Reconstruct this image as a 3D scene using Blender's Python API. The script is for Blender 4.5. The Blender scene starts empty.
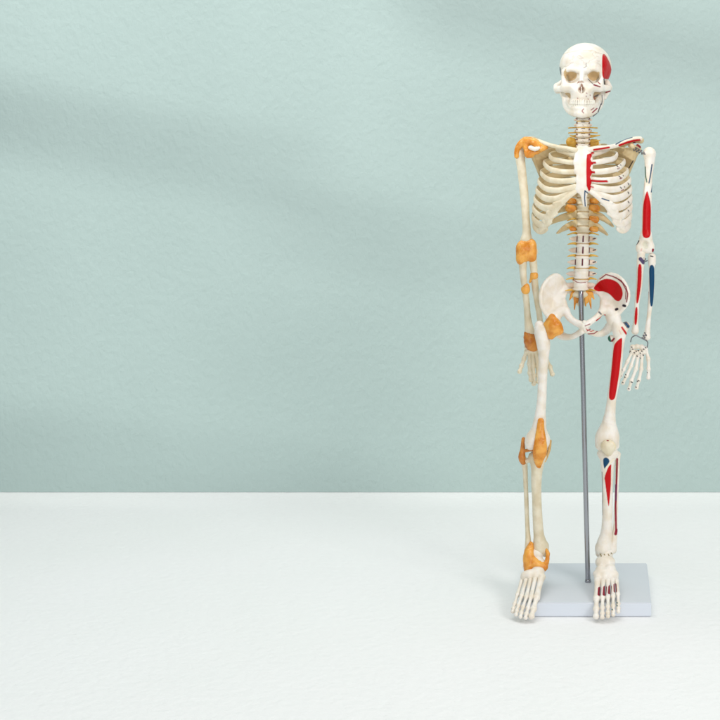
import bpy, math, random
import numpy as np
random.seed(4); rng = np.random.default_rng(4)

# ---------------------------------------------------------------- units
# Everything is drawn up in a working unit of 1.486 mm (a right, b down, v away
# from the viewer) with the base centre at v = 0, and converted to metres.
D0 = 1077.0; U = 1.6/D0; CX, CY, CH = 610.0, 225.0, 0.55
def Q(p):
    k = 1 + p[2]/D0
    return np.array([CX+(p[0]-CX)*k, CY+(p[1]-CY)*k, p[2]], float)
def world(v):
    v = np.asarray(v, float)
    return np.stack([(v[:,0]-CX)*U, v[:,2]*U, CH-(v[:,1]-CY)*U], 1)

C = bpy.context.scene.collection
ROOTLOC = np.array([(586-CX)*U, 0.0, 0.0])

# ---------------------------------------------------------------- materials
def new_mat(name):
    m = bpy.data.materials.new(name); m.use_nodes = True
    nt = m.node_tree; b = nt.nodes['Principled BSDF']
    return m, nt, b
def srgb(c):
    return tuple((x/255/12.92 if x/255 <= .04045 else ((x/255+.055)/1.055)**2.4) for x in c)
def bone_mat(name, c1, c2, rough=.38, scale=60, bump=.12, sss=.12):
    m, nt, b = new_mat(name); N = nt.nodes; L = nt.links
    tc = N.new('ShaderNodeTexCoord')
    n1 = N.new('ShaderNodeTexNoise'); n1.inputs['Scale'].default_value = scale; n1.inputs['Detail'].default_value = 5
    n2 = N.new('ShaderNodeTexNoise'); n2.inputs['Scale'].default_value = scale*7; n2.inputs['Detail'].default_value = 3
    L.new(tc.outputs['Object'], n1.inputs['Vector']); L.new(tc.outputs['Object'], n2.inputs['Vector'])
    r = N.new('ShaderNodeValToRGB')
    r.color_ramp.elements[0].position = .38; r.color_ramp.elements[0].color = (*c2, 1)
    r.color_ramp.elements[1].position = .6; r.color_ramp.elements[1].color = (*c1, 1)
    L.new(n1.outputs['Fac'], r.inputs['Fac'])
    at = N.new('ShaderNodeAttribute'); at.attribute_name = 'paint'
    mx = N.new('ShaderNodeMix'); mx.data_type = 'RGBA'
    L.new(at.outputs['Alpha'], mx.inputs['Factor']); L.new(r.outputs['Color'], mx.inputs[6]); L.new(at.outputs['Color'], mx.inputs[7])
    L.new(mx.outputs[2], b.inputs['Base Color'])
    bp = N.new('ShaderNodeBump'); bp.inputs['Strength'].default_value = bump*2; bp.inputs['Distance'].default_value = .0006
    ad = N.new('ShaderNodeMath'); ad.operation = 'ADD'
    L.new(n1.outputs['Fac'], ad.inputs[0]); L.new(n2.outputs['Fac'], ad.inputs[1])
    L.new(ad.outputs[0], bp.inputs['Height']); L.new(bp.outputs['Normal'], b.inputs['Normal'])
    b.inputs['Roughness'].default_value = rough
    sw = N.new('ShaderNodeMapRange'); sw.inputs['To Min'].default_value = sss; sw.inputs['To Max'].default_value = 0
    L.new(at.outputs['Alpha'], sw.inputs['Value']); L.new(sw.outputs['Result'], b.inputs['Subsurface Weight'])
    sp = N.new('ShaderNodeMapRange'); sp.inputs['To Min'].default_value = .5; sp.inputs['To Max'].default_value = .22
    L.new(at.outputs['Alpha'], sp.inputs['Value']); L.new(sp.outputs['Result'], b.inputs['Specular IOR Level'])
    b.inputs['Subsurface Radius'].default_value = (1, .6, .35); b.inputs['Subsurface Scale'].default_value = .0025
    return m
IVORY = bone_mat('ivory_pvc', srgb((230,220,195)), srgb((215,201,170)), bump=.2)
WHITE = bone_mat('white_pvc', srgb((240,234,224)), srgb((230,219,200)), bump=.2)
SHADED   = bone_mat('shaded_pvc', srgb((216,198,158)), srgb((202,180,138)), .5)  # same plastic as the other bones, with shading put into its colour
TOOTH = bone_mat('tooth_white', srgb((238,234,222)), srgb((228,220,204)), .25)
LIG   = bone_mat('amber_rubber', srgb((238,176,82)), srgb((214,134,34)), .24, 75, .4, .5)
LIGD  = bone_mat('dark_amber_rubber', srgb((218,146,64)), srgb((188,108,30)), .28, 75, .4, .4)
NERVE = bone_mat('yellow_rubber', srgb((224,182,84)), srgb((206,158,58)), .4, 90, .1, .2)
DISC  = bone_mat('disc_rubber', srgb((214,178,120)), srgb((196,158,96)), .4, 90, .1, .2)
def metal(name, col, rough):
    m, nt, b = new_mat(name); N = nt.nodes; L = nt.links
    tc = N.new('ShaderNodeTexCoord'); mp = N.new('ShaderNodeMapping'); mp.inputs['Scale'].default_value = (400,400,6)
    n = N.new('ShaderNodeTexNoise'); n.inputs['Scale'].default_value = 1
    L.new(tc.outputs['Object'], mp.inputs['Vector']); L.new(mp.outputs['Vector'], n.inputs['Vector'])
    mr = N.new('ShaderNodeMapRange'); mr.inputs['To Min'].default_value = rough*.7; mr.inputs['To Max'].default_value = rough*1.4
    L.new(n.outputs['Fac'], mr.inputs['Value']); L.new(mr.outputs['Result'], b.inputs['Roughness'])
    b.inputs['Base Color'].default_value = (*col, 1); b.inputs['Metallic'].default_value = 1
    return m
STEEL = metal('brushed_steel', (.36,.37,.4), .22)
WIRE  = metal('spring_wire', (.22,.22,.24), .35)
BRASS = metal('brass_wire', (.35,.28,.14), .35)
def plaster(name, col, col2, bump, gy=1.0):
    m, nt, b = new_mat(name); N = nt.nodes; L = nt.links
    tc = N.new('ShaderNodeTexCoord')
    mp = N.new('ShaderNodeMapping'); mp.inputs['Scale'].default_value = (1, gy, .8)
    L.new(tc.outputs['Object'], mp.inputs['Vector'])
    a = N.new('ShaderNodeTexNoise'); a.inputs['Scale'].default_value = 80; a.inputs['Detail'].default_value = 3; a.inputs['Roughness'].default_value = .5; a.inputs['Distortion'].default_value = .25
    v = N.new('ShaderNodeTexNoise'); v.inputs['Scale'].default_value = 3; v.inputs['Detail'].default_value = 4
    L.new(mp.outputs['Vector'], a.inputs['Vector']); L.new(mp.outputs['Vector'], v.inputs['Vector'])
    r = N.new('ShaderNodeValToRGB'); r.color_ramp.elements[0].position=.3; r.color_ramp.elements[1].position=.7
    r.color_ramp.elements[0].color = (*col2,1); r.color_ramp.elements[1].color = (*col,1)
    L.new(v.outputs['Fac'], r.inputs['Fac']); L.new(r.outputs['Color'], b.inputs['Base Color'])
    bp = N.new('ShaderNodeBump'); bp.inputs['Strength'].default_value = bump; bp.inputs['Distance'].default_value = .004
    L.new(a.outputs['Fac'], bp.inputs['Height']); L.new(bp.outputs['Normal'], b.inputs['Normal'])
    b.inputs['Roughness'].default_value = .85; b.inputs['Specular IOR Level'].default_value = .25
    return m
WALL  = plaster('green_plaster', srgb((178,196,192)), srgb((173,191,187)), .5)
FLOOR = plaster('white_plaster', srgb((241,241,240)), srgb((238,239,237)), .4)
BASEM = plaster('grey_laminate', srgb((216,219,224)), srgb((209,213,219)), .02)
EDGE  = plaster('pale_edge_band', srgb((222,228,236)), srgb((216,223,232)), .02)
for _m in (BASEM, EDGE): _m.node_tree.nodes['Principled BSDF'].inputs['Roughness'].default_value = .42

RED = (*srgb((192,0,10)),1); DRED = (*srgb((140,22,44)),1); BLUE = (*srgb((12,66,102)),1)
BLK = (*srgb((44,36,46)),1); PINK = (*srgb((232,150,140)),.6); TANP = (*srgb((214,184,132)),.85)
GRN = (*srgb((40,96,80)),1); BRN = (*srgb((150,92,70)),.9); SLATE = (*srgb((84,84,92)),.9)

# ---------------------------------------------------------------- mesh makers
def seg_dist(px, py, pts):
    best = np.full(px.shape, 1e9)
    for (x0,y0),(x1,y1) in zip(pts[:-1], pts[1:]):
        dx, dy = x1-x0, y1-y0; l = dx*dx+dy*dy+1e-9
        t = np.clip(((px-x0)*dx+(py-y0)*dy)/l, 0, 1)
        best = np.minimum(best, np.hypot(px-x0-t*dx, py-y0-t*dy))
    return best
def inside(px, py, poly):
    c = np.zeros(px.shape, bool); n = len(poly)
    for i in range(n):
        x0,y0 = poly[i]; x1,y1 = poly[(i+1)%n]
        if y0 == y1: continue
        cond = ((y0 > py) != (y1 > py)) & (px < (x1-x0)*(py-y0)/(y1-y0)+x0)
        c ^= cond
    return c
def mk(name, verts, faces, mat, parent=None, paint=None, smooth=True, label=None):
    verts = np.asarray(verts, float)
    w = world(verts)
    if parent is not None: w = w - ROOTLOC
    me = bpy.data.meshes.new(name)
    faces = np.asarray(faces, np.int32); nf, k = faces.shape
    me.vertices.add(len(w)); me.vertices.foreach_set('co', w.astype(np.float32).ravel())
    me.loops.add(nf*k); me.loops.foreach_set('vertex_index', faces.ravel())
    me.polygons.add(nf); me.polygons.foreach_set('loop_start', np.arange(0, nf*k, k, dtype=np.int32))
    me.update(calc_edges=True); me.validate()
    me.polygons.foreach_set('use_smooth', np.full(len(me.polygons), smooth))
    col = np.zeros((len(w), 4), np.float32)
    if paint:
        nr = np.zeros(len(w)*3, np.float32); me.vertex_normals.foreach_get('vector', nr); nr = nr.reshape(-1,3)
        k_ = 1 + verts[:,2]/D0
        px = CX+(verts[:,0]-CX)/k_; py = CY+(verts[:,1]-CY)/k_
        for it in paint:
            front = nr[:,1] < it[4] if len(it) > 4 else nr[:,1] < .25
            if it[0] == 's': a = np.clip((it[2]-seg_dist(px, py, it[1]))/.45+.5, 0, 1)
            elif it[0] == 'p':
                pg = list(it[1])
                for _ in range(0 if len(it) > 5 else 2):
                    pg = [((u*a0[0]+(1-u)*b0[0]), (u*a0[1]+(1-u)*b0[1])) for a0, b0 in zip(pg, pg[1:]+pg[:1]) for u in (.78,.22)]
                d = seg_dist(px, py, pg+[pg[0]]); ins = inside(px, py, pg)
                a = np.clip(np.where(ins, d, -d)/.45+.5, 0, 1)
            elif it[0] == 'f': a = it[1](verts[:,0], verts[:,1], verts[:,2]).astype(float); front = np.ones(len(w), bool)
            a = a*front*it[3][3]
            c = np.array(it[3][:3]); al = col[:,3]
            na = a + al*(1-a); 
            col[:,:3] = np.where(na[:,None] > 1e-6, (c*a[:,None]+col[:,:3]*(al*(1-a))[:,None])/np.maximum(na,1e-6)[:,None], 0)
            col[:,3] = na
    ca = me.color_attributes.new('paint', 'FLOAT_COLOR', 'POINT'); ca.data.foreach_set('color', col.ravel())
    me.materials.append(mat)
    o = bpy.data.objects.new(name, me); C.objects.link(o)
    if parent is not None: o.parent = parent
    if label: o['label'] = label
    return o

class Body:
    """signed distance body of smoothly joined rounded cones, ellipsoids and sheets"""
    def __init__(s, vox=.6, noise=.0): s.p = []; s.h = vox; s.noise = noise
    def cap(s, a, b, ra, rb, k=1.5, e=(1,1,1), op='u'): s.p.append(('c', Q(a), Q(b), ra, rb, k, np.array(e,float), op)); return s
    def chain(s, pts, k=1.5, e=(1,1,1), op='u'):
        P = [np.array([*Q(p[:3]), p[3]+(.28 if k >= 1.8 else .1)]) for p in pts]
        if len(P) > 2: P = list(spline(P, 3.0))
        s.p.append(('n', np.array(P), None, 0, 0, k, np.array(e,float), op)); return s
    def ell(s, c, r, k=1.5, op='u'): s.p.append(('e', Q(c), Q(c), np.array(r,float), 0, k, None, op)); return s
    def tri(s, a, b, c, r, k=1.5, op='u'): s.p.append(('t', Q(a), Q(b), r, Q(c), k, None, op)); return s
    def bone(s, a, b, re, rm, k=1.2, e=(1,1,1)):
        a = np.array(a, float); b = np.array(b, float)
        s.chain([(*(a), re), (*(a*.72+b*.28), rm), (*(a*.28+b*.72), rm), (*(b), re)], k, e); return s
    def build(s, name, mat, parent, paint=None, label=None):
        h = s.h; lo = np.full(3,1e9); hi = -lo; bb = []
        for t, a, b, r, x, k, e, op in s.p:
            if t == 'n': R = a[:,3].max()*e.max(); l = a[:,:3].min(0)-R; u = a[:,:3].max(0)+R
            elif t == 'c': R = max(r, x)*e.max(); l = np.minimum(a,b)-R; u = np.maximum(a,b)+R
            elif t == 'e': l = a-r; u = a+r
            else: l = np.minimum(np.minimum(a,b),x)-r; u = np.maximum(np.maximum(a,b),x)+r
            bb.append((l-k-3*h, u+k+3*h))
            if op == 'u': lo = np.minimum(lo, l); hi = np.maximum(hi, u)
        lo -= 4*h+1; hi += 4*h+1
        n = np.ceil((hi-lo)/h).astype(int)+1
        f = np.full(tuple(n), 8., np.float32)
        ax = [(lo[i]+h*np.arange(n[i])).astype(np.float32) for i in range(3)]
        for (t, a, b, r, x, k, e, op), (l, u) in zip(s.p, bb):
            i0 = np.clip(((l-lo)/h).astype(int), 0, n-1); i1 = np.clip(((u-lo)/h).astype(int)+2, 1, n)
            if (i1 <= i0).any(): continue
            sl = tuple(slice(i0[i], i1[i]) for i in range(3))
            X = ax[0][sl[0]][:,None,None]; Y = ax[1][sl[1]][None,:,None]; Z = ax[2][sl[2]][None,None,:]
            if t == 'n':
                g = None; xs = X/e[0]; ys_ = Y/e[1]; zs = Z/e[2]
                for c0, c1 in zip(a[:-1], a[1:]):
                    A = c0[:3]/e; d = c1[:3]/e-A; L2 = (d@d)+1e-6
                    xx = xs-A[0]; yy = ys_-A[1]; zz = zs-A[2]
                    q = np.clip((xx*d[0]+yy*d[1]+zz*d[2])/L2, 0, 1)
                    gg = np.sqrt((xx-q*d[0])**2+(yy-q*d[1])**2+(zz-q*d[2])**2)-(c0[3]+(c1[3]-c0[3])*q)
                    g = gg if g is None else np.minimum(g, gg)
                g = g*e.min()
            elif t == 'c':
                A = a/e; B = b/e; d = B-A; L2 = (d@d)+1e-6
                xx = X/e[0]-A[0]; yy = Y/e[1]-A[1]; zz = Z/e[2]-A[2]
                q = np.clip((xx*d[0]+yy*d[1]+zz*d[2])/L2, 0, 1)
                g = (np.sqrt((xx-q*d[0])**2+(yy-q*d[1])**2+(zz-q*d[2])**2)-(r+(x-r)*q))*e.min()
            elif t == 'e':
                xx = X-a[0]; yy = Y-a[1]; zz = Z-a[2]
                k0 = np.sqrt((xx/r[0])**2+(yy/r[1])**2+(zz/r[2])**2)
                k1 = np.sqrt((xx/r[0]**2)**2+(yy/r[1]**2)**2+(zz/r[2]**2)**2)+1e-6
                g = k0*(k0-1)/k1
            else:
                c = x; P = [X+0*Y+0*Z, Y+0*X+0*Z, Z+0*X+0*Y]
                ba=b-a; cb=c-b; ac=a-c; nn=np.cross(ba,ac)
                def edge(o, d):
                    v=[P[i]-o[i] for i in range(3)]
                    q=np.clip(sum(v[i]*d[i] for i in range(3))/(d@d),0,1)
                    return sum((v[i]-q*d[i])**2 for i in range(3)), sum(v[i]*np.cross(d,nn)[i] for i in range(3))
                e1,s1=edge(a,ba); e2,s2=edge(b,cb); e3,s3=edge(c,ac)
                pl=sum((P[i]-a[i])*nn[i] for i in range(3))**2/(nn@nn)
                ins=(np.sign(s1)+np.sign(s2)+np.sign(s3))
                out=np.where(np.abs(ins)>=2.5, pl, np.minimum(np.minimum(e1,e2),e3))
                g=np.sqrt(out)-r
            F = f[sl]
            if op == 'u':
                hh = np.maximum(k-np.abs(F-g), 0)/k; f[sl] = np.minimum(F, g)-hh*hh*k/4
            else:
                hh = np.maximum(k-np.abs(-F-g), 0)/k; f[sl] = -(np.minimum(-F, g)-hh*hh*k/4)
        s.noise *= .55 if s.noise < .22 else 1
        if s.noise:
            X = ax[0][:,None,None]; Y = ax[1][None,:,None]; Z = ax[2][None,None,:]
            f += s.noise*(np.sin(.41*X+.11*Y+1)*np.sin(.17*Y-.3*Z+.6*np.sin(.07*Y))*1.2+.5*np.sin(1.1*X+.9*Z+.3*Y)*np.sin(.83*Y+.5*X+1.3*np.sin(.21*Y)))
        sg = f < 0
        a = sg[:-1]; 
        cnt = np.zeros(tuple(n-1), np.int8)
        for i in (0,1):
            for j in (0,1):
                for k in (0,1):
                    cnt += sg[i:n[0]-1+i, j:n[1]-1+j, k:n[2]-1+k]
        act = (cnt > 0) & (cnt < 8)
        I = np.argwhere(act); idx = np.full(act.shape, -1, np.int64); idx[act] = np.arange(len(I))
        acc = np.zeros((len(I),3)); c_ = np.zeros(len(I))
        cor = [(i,j,k) for i in (0,1) for j in (0,1) for k in (0,1)]
        val = {c: f[I[:,0]+c[0], I[:,1]+c[1], I[:,2]+c[2]] for c in cor}
        for c in cor:
            for d in range(3):
                if c[d]: continue
                c2 = list(c); c2[d] = 1; c2 = tuple(c2)
                fa, fb = val[c], val[c2]; m = (fa < 0) != (fb < 0)
                tt = np.where(m, fa/np.where(m, fa-fb, 1), 0)
                p = np.array(c, float)[None,:].repeat(len(I),0); p[:,d] = tt
                acc += p*m[:,None]; c_ += m
        V = lo+h*(I+acc/c_[:,None])
        quads = []
        for d in range(3):
            o1, o2 = [(1,2),(2,0),(0,1)][d]
            s0 = [slice(None)]*3; s1 = [slice(None)]*3; s0[d] = slice(0,-1); s1[d] = slice(1,None)
            S0 = sg[tuple(s0)]; S1 = sg[tuple(s1)]; E = np.argwhere(S0 != S1)
            E = E[(E[:,o1] > 0) & (E[:,o2] > 0)]
            fl = sg[E[:,0],E[:,1],E[:,2]]
            def cell(da, db):
                e = E.copy(); e[:,o1] -= da; e[:,o2] -= db
                e = np.minimum(e, np.array(idx.shape)-1); return idx[e[:,0],e[:,1],e[:,2]]
            q = np.stack([cell(1,1), cell(0,1), cell(0,0), cell(1,0)], 1)
            q[~fl] = q[~fl][:,::-1]
            quads.append(q[(q >= 0).all(1)])
        return mk(name, V, np.concatenate(quads), mat, parent, paint, True, label)

def spline(pts, step=.8):
    """Catmull-Rom through points of any dimension"""
    P = [np.array(p, float) for p in pts]; P = [2*P[0]-P[1]]+P+[2*P[-1]-P[-2]]
    out = []
    for i in range(1, len(P)-2):
        n = max(2, int(np.linalg.norm((P[i+1]-P[i])[:3])/step))
        for j in range(n):
            t = j/n
            out.append(.5*((2*P[i])+(-P[i-1]+P[i+1])*t+(2*P[i-1]-5*P[i]+4*P[i+1]-P[i+2])*t*t+(-P[i-1]+3*P[i]-3*P[i+1]+P[i+2])*t**3))
    out.append(P[-2]); return np.array(out)
def tube_mesh(P, rh, rt, up=(0,1,0), sides=14):
    """P (n,3) already converted; rh radius along up, rt across; arrays or numbers"""
    n = len(P); rh = np.broadcast_to(rh, n).astype(float).copy(); rt = np.broadcast_to(rt, n).astype(float).copy()
    T = np.gradient(P, axis=0); T /= np.linalg.norm(T, axis=1)[:,None]+1e-9
    upv = np.broadcast_to(np.array(up, float), (n,3))
    Uv = upv-(upv*T).sum(1)[:,None]*T; Uv /= np.linalg.norm(Uv, axis=1)[:,None]+1e-9
    S = np.cross(T, Uv)
    rings = []; R = [P[0]-T[0]*min(rh[0],rt[0])*.8]
    for i in range(n):
        for j in range(sides):
            a = 2*math.pi*j/sides
            R.append(P[i]+Uv[i]*rh[i]*math.cos(a)+S[i]*rt[i]*math.sin(a))
    R.append(P[-1]+T[-1]*min(rh[-1],rt[-1])*.8)
    F = []
    for i in range(n-1):
        for j in range(sides):
            a = 1+i*sides+j; b = 1+i*sides+(j+1)%sides
            F.append((a, b, b+sides, a+sides))
    tri = []
    last = len(R)-1
    for j in range(sides):
        F.append((0, 1+(j+1)%sides, 1+j, 1+j)); 
        F.append((last, 1+(n-1)*sides+j, 1+(n-1)*sides+(j+1)%sides, 1+(n-1)*sides+(j+1)%sides))
    return R, F
def tube(name, pts, rh, rt, mat, parent, paint=None, up=(0,1,0), step=.8, sides=14, label=None, raw=False):
    sp = spline(pts, step); P = sp if raw else np.array([Q(p) for p in sp[:,:3]])
    if callable(rh): t = np.linspace(0,1,len(P)); rh = np.array([rh(x) for x in t])
    if callable(rt): t = np.linspace(0,1,len(P)); rt = np.array([rt(x) for x in t])
    R, F = tube_mesh(P, rh, rt, up, sides)
    # build with bmesh-free triangles for caps
    V = np.array(R); F = np.array(F)
    quad = F[:, 2] != F[:, 3]
    tris = np.concatenate([F[quad][:, [0,1,2]], F[quad][:, [0,2,3]], F[~quad][:, [0,1,2]]])
    return mk(name, V, tris, mat, parent, paint, True, label)
def coil(name, a, b, R, turns, wire, mat, parent):
    a = Q(a); b = Q(b); d = b-a; L = np.linalg.norm(d); d /= L
    x = np.cross(d, [0,.3,1]); x /= np.linalg.norm(x); y = np.cross(d, x)
    n = int(turns*14); t = np.linspace(0,1,n)
    P = np.array([a+d*L*s+R*(x*math.cos(2*math.pi*turns*s)+y*math.sin(2*math.pi*turns*s)) for s in t])
    R_, F = tube_mesh(P, wire, wire, up=d, sides=6)
    F = np.array(F); q = F[:,2] != F[:,3]
    tr = np.concatenate([F[q][:,[0,1,2]], F[q][:,[0,2,3]], F[~q][:,[0,1,2]]])
    return mk(name, np.array(R_), tr, mat, parent)

# ---------------------------------------------------------------- setting
def slab(name, x0, x1, y0, y1, z0, z1, mat):
    v = [(x,y,z) for x in (x0,x1) for y in (y0,y1) for z in (z0,z1)]
    f = [(0,1,3,2),(4,6,7,5),(0,4,5,1),(2,3,7,6),(0,2,6,4),(1,5,7,3)]
    me = bpy.data.meshes.new(name); me.from_pydata(v, [], f); me.materials.append(mat)
    o = bpy.data.objects.new(name, me); C.objects.link(o); o['kind'] = 'structure'; return o
WY = 0.615
slab('floor', -4, 4, -3.2, WY+.1, -.05, 0, FLOOR)
slab('wall', -4, 4, WY, WY+.1, .0005, 3.2, WALL)

# ---------------------------------------------------------------- the model
root = bpy.data.objects.new('skeleton_model', None); C.objects.link(root)
root.location = ROOTLOC; root.empty_display_size = .05
root['label'] = 'ivory plastic human skeleton with amber ligaments and red muscle areas on steel pole, grey base'
root['category'] = 'skeleton model'
G = root

# base plate: bevelled slab, top 19 mm above the floor
def base_plate():
    import bmesh
    bm = bmesh.new(); w, d, t = 62*U, 60*U, 13*U
    vs = [bm.verts.new((sx*w, sy*d, z)) for z in (0,t) for sx,sy in ((-1,-1),(1,-1),(1,1),(-1,1))]
    bm.faces.new(vs[3::-1]); bm.faces.new(vs[4:])
    for i in range(4): bm.faces.new((vs[i], vs[(i+1)%4], vs[4+(i+1)%4], vs[4+i]))
    bmesh.ops.bevel(bm, geom=list(bm.edges), offset=.0012, segments=3, affect='EDGES')
    me = bpy.data.meshes.new('base'); bm.to_mesh(me); bm.free()
    me.materials.append(BASEM); me.materials.append(EDGE)
    for p in me.polygons: p.material_index = 0 if p.normal.z > .5 else 1; p.use_smooth = False
    o = bpy.data.objects.new('base', me); C.objects.link(o); o.parent = G
    o.location = ((587-586)*U, 0, .0005); return o
base = base_plate()
base['label'] = 'pale grey square base plate with a lighter edge'
tube('pole', [(580.8,291,2),(584,420,1),(588,583,0)], 2.55, 2.55, STEEL, G, up=(0,0,1), step=4, sides=32)
col = Body(.5).cap((588,582.5,0),(588,580.5,0),3.3,3.1,.5).build('pole_collar', STEEL, G)

# ---- skull
def skull():
    s = Body(.48, .12)
    s.ell((585.6,67.5,10),(26.3,24.3,33),1)
    s.ell((583.8,64,-8),(22.5,19,20),5)
    s.ell((586,80,18),(20,13,20),5)
    s.ell((583,82,-8),(16,14,14),4)
    # temporal hollows
    s.ell((556.5,80,-12),(6.5,13,13),4,'s'); s.ell((613.5,80,-12),(6.5,12,13),4,'s')
    s.ell((583,94,-4),(18,9,8),3); s.cap((571,96,-8),(573,101,-10),3,2.5,2); s.cap((594,95,-8),(593,100,-10),3,2.5,2)
    # brow, rims, cheek, maxilla
    s.chain([(565,72,-19,2.3),(571,69.4,-24,2.3),(582,71,-26.5,2.4),(594,69.2,-24,2.3),(600.5,72,-19,2.3)],4)
    s.chain([(564.2,72,-18.5,2.4),(563.8,80,-19,2.2),(566.5,87,-21,4.4)],2)
    s.chain([(601.4,72,-18,2.4),(601.6,80,-18.5,2.2),(599,87,-20,4.2)],2)
    s.ell((582,90,-20),(12,11,11),4)
    s.chain([(566,87.5,-20,4.2),(573,87,-26,3.6),(578,92,-28,4)],3)
    s.chain([(599,87,-19,4),(592,87,-26,3.6),(586,92,-28,4)],3)
    s.cap((582,98,-22),(582,100.5,-21),9.6,10.4,2.5,(1.15,.6,1.0))
    # nasal bridge
    s.chain([(582,72,-28,2.6),(581.8,77,-31,2.2),(581.6,81,-35,1.9)],2)
    # zygomatic arches
    s.chain([(564.5,88,-20,3.4),(558,89.3,-13,2.7),(556.4,89,-4,2.6),(559.5,86.5,6,3.4)],1.7,(1,1.1,1))
    s.chain([(600.5,87.6,-19,3.2),(607,88.3,-13,2.7),(609.8,88,-4,2.4),(607,86,6,3)],1.6,(1,1.1,1))
    s.cap((561.5,83,-2),(557.2,86.5,-3),3,2.8,3); s.cap((557,86.2,-4),(557.4,91,-4),2.9,2.7,2); s.cap((607.5,83,-2),(608.4,88,-3),2.8,2.4,3)
    # mastoids
    s.cap((563,90,10),(565,98,8),5,3,3); s.cap((606,90,10),(604,97,8),5,3,3)
    # orbits, nose, palate
    s.ell((571.2,76.8,-27),(6.5,5.8,11),1.3,'s'); s.ell((593.6,76.5,-27),(5.5,5.8,11),1.3,'s')
    s.ell((581.5,89.2,-34),(3.7,3.6,9),1,'s'); s.ell((581.5,85,-36),(2.2,4.2,8),1,'s')
    s.cap((581.5,87,-33),(581.5,92.5,-32),.5,.6,.6)
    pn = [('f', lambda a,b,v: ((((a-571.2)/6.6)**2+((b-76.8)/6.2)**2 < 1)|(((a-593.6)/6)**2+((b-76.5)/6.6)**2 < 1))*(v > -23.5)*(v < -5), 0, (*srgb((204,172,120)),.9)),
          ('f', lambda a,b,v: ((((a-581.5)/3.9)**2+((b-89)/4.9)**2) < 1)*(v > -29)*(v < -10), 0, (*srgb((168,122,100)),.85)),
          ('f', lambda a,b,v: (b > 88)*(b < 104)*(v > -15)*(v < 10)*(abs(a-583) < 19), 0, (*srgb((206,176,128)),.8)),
          ('p', [(602.3,53.5),(605.5,54.5),(609,61),(611.5,68),(612,78.5),(607,79.5),(602.4,78),(602,66)], 0, RED, .6),
          ('s', [(604,79),(604.5,84)], .7, SLATE, .6),
          ('p', [(557,68),(560.5,66),(561.6,73),(560.8,80),(557,79)], 0, SLATE, .7),
          ('s', [(583.5,68),(586.2,66.5),(586,63)], .28, SLATE), ('s', [(588,79),(593,84),(600,86.5)], .4, SLATE),
          ('s', [(594,85),(600,86.8)], .6, DRED), ('s', [(598,82),(600,84)], .5, DRED),
          ('s', [(606,92.4),(610,91.2)], .7, DRED,.8), ('s', [(595,96.5),(598,95.2)], .9, SLATE,.8),
          ('s', [(597,99),(599.5,101)], 1.3, BRN, .8), ('s', [(594,97),(596,102)], .8, BRN, .8)]
    for x,y in ((583,100),(586,96),(588,99),(590,95),(592,100),(586.5,93),(577.5,98)): pn.append(('s', [(x,y),(x+.4,y+.6)], .45, (*DRED[:3],.75)))
    # hairline sutures on the vault
    r = random.Random(2)
    for i in range(16):
        x = r.uniform(566,600); y = r.uniform(48,64); pts = [(x,y)]
        for j in range(7): x += r.uniform(-2,2.2); y += r.uniform(-.6,1.6); pts.append((x,y))
        pn.append(('s', pts, .2, (*srgb((176,160,136)),.5)))
    for sx in (1,-1):
        pts = [(583+sx*t*3.2, 50+.12*t*t+r.uniform(-.6,.6)) for t in range(8)]
        pn.append(('s', pts, .2, (*srgb((170,150,124)),.6)))
    sk = s.build('skull', WHITE, G, pn)
    for nm, y, yb in (('upper_teeth', 100.5, 103.8), ('lower_teeth', 108, 105.2)):
        t = Body(.36)
        for i in range(14):
            a = math.radians(-82+164*(i+.5)/14)
            hw = 12 if nm == 'upper_teeth' else 11.3
            x = 582.2+hw*math.sin(a); v = -21-(11.5 if nm == 'upper_teeth' else 10.8)*math.cos(a)
            big = 1.25 if i in (6,7) else 1.0
            t.cap((x,y,v),(x,yb,v),.9*big,1.15*big,.3)
        t.build(nm, TOOTH, sk)
    m = Body(.45, .1)
    m.chain([(565,87,0,2.2),(564.6,96,-2,2.6),(566.5,106,-6,3.2),(571.5,111.5,-18,3.6),(577,113,-27,3.8),(582.3,113.4,-29.5,4),(588,113,-27,3.8),(594,110.5,-18,3.6),(600,104.5,-6,3.2),(601.5,95,-2,2.6),(601.5,87,0,2.2)],2)
    m.chain([(568,102,-10,2.2),(572,107,-22,2.6),(577,108.4,-29,2.6),(582.2,108.8,-31,2.6),(588,108.4,-28,2.6),(593.5,106,-21,2.6),(598.5,101,-10,2.2)],2)
    m.tri((564.8,92,-2),(567,108,-8),(572,104,-14),1.5,2); m.tri((601.6,92,-2),(600,106,-8),(595,103,-14),1.5,2)
    m.ell((582.3,114,-31),(5,3.2,3),2.5)
    m.build('mandible', WHITE, sk, [('s', [(583.5,109),(582,111),(583.6,113)], .5, (*DRED[:3],.8)),
        ('s', [(592.5,112.5),(597,108.5)], .6, DRED, .5), ('s', [(591,110),(594,108)], .4, DRED), ('s', [(598,112),(601,104)], .5, BLK, .9), ('s',[(593,116),(597,113.5)],.5,BLK,.9)])
    tube('jaw_spring', [(602,95,-12),(602,103,-10),(599,111,-12),(593,116.5,-12)], .4, .4, WIRE, sk, sides=6)
skull()

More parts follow.
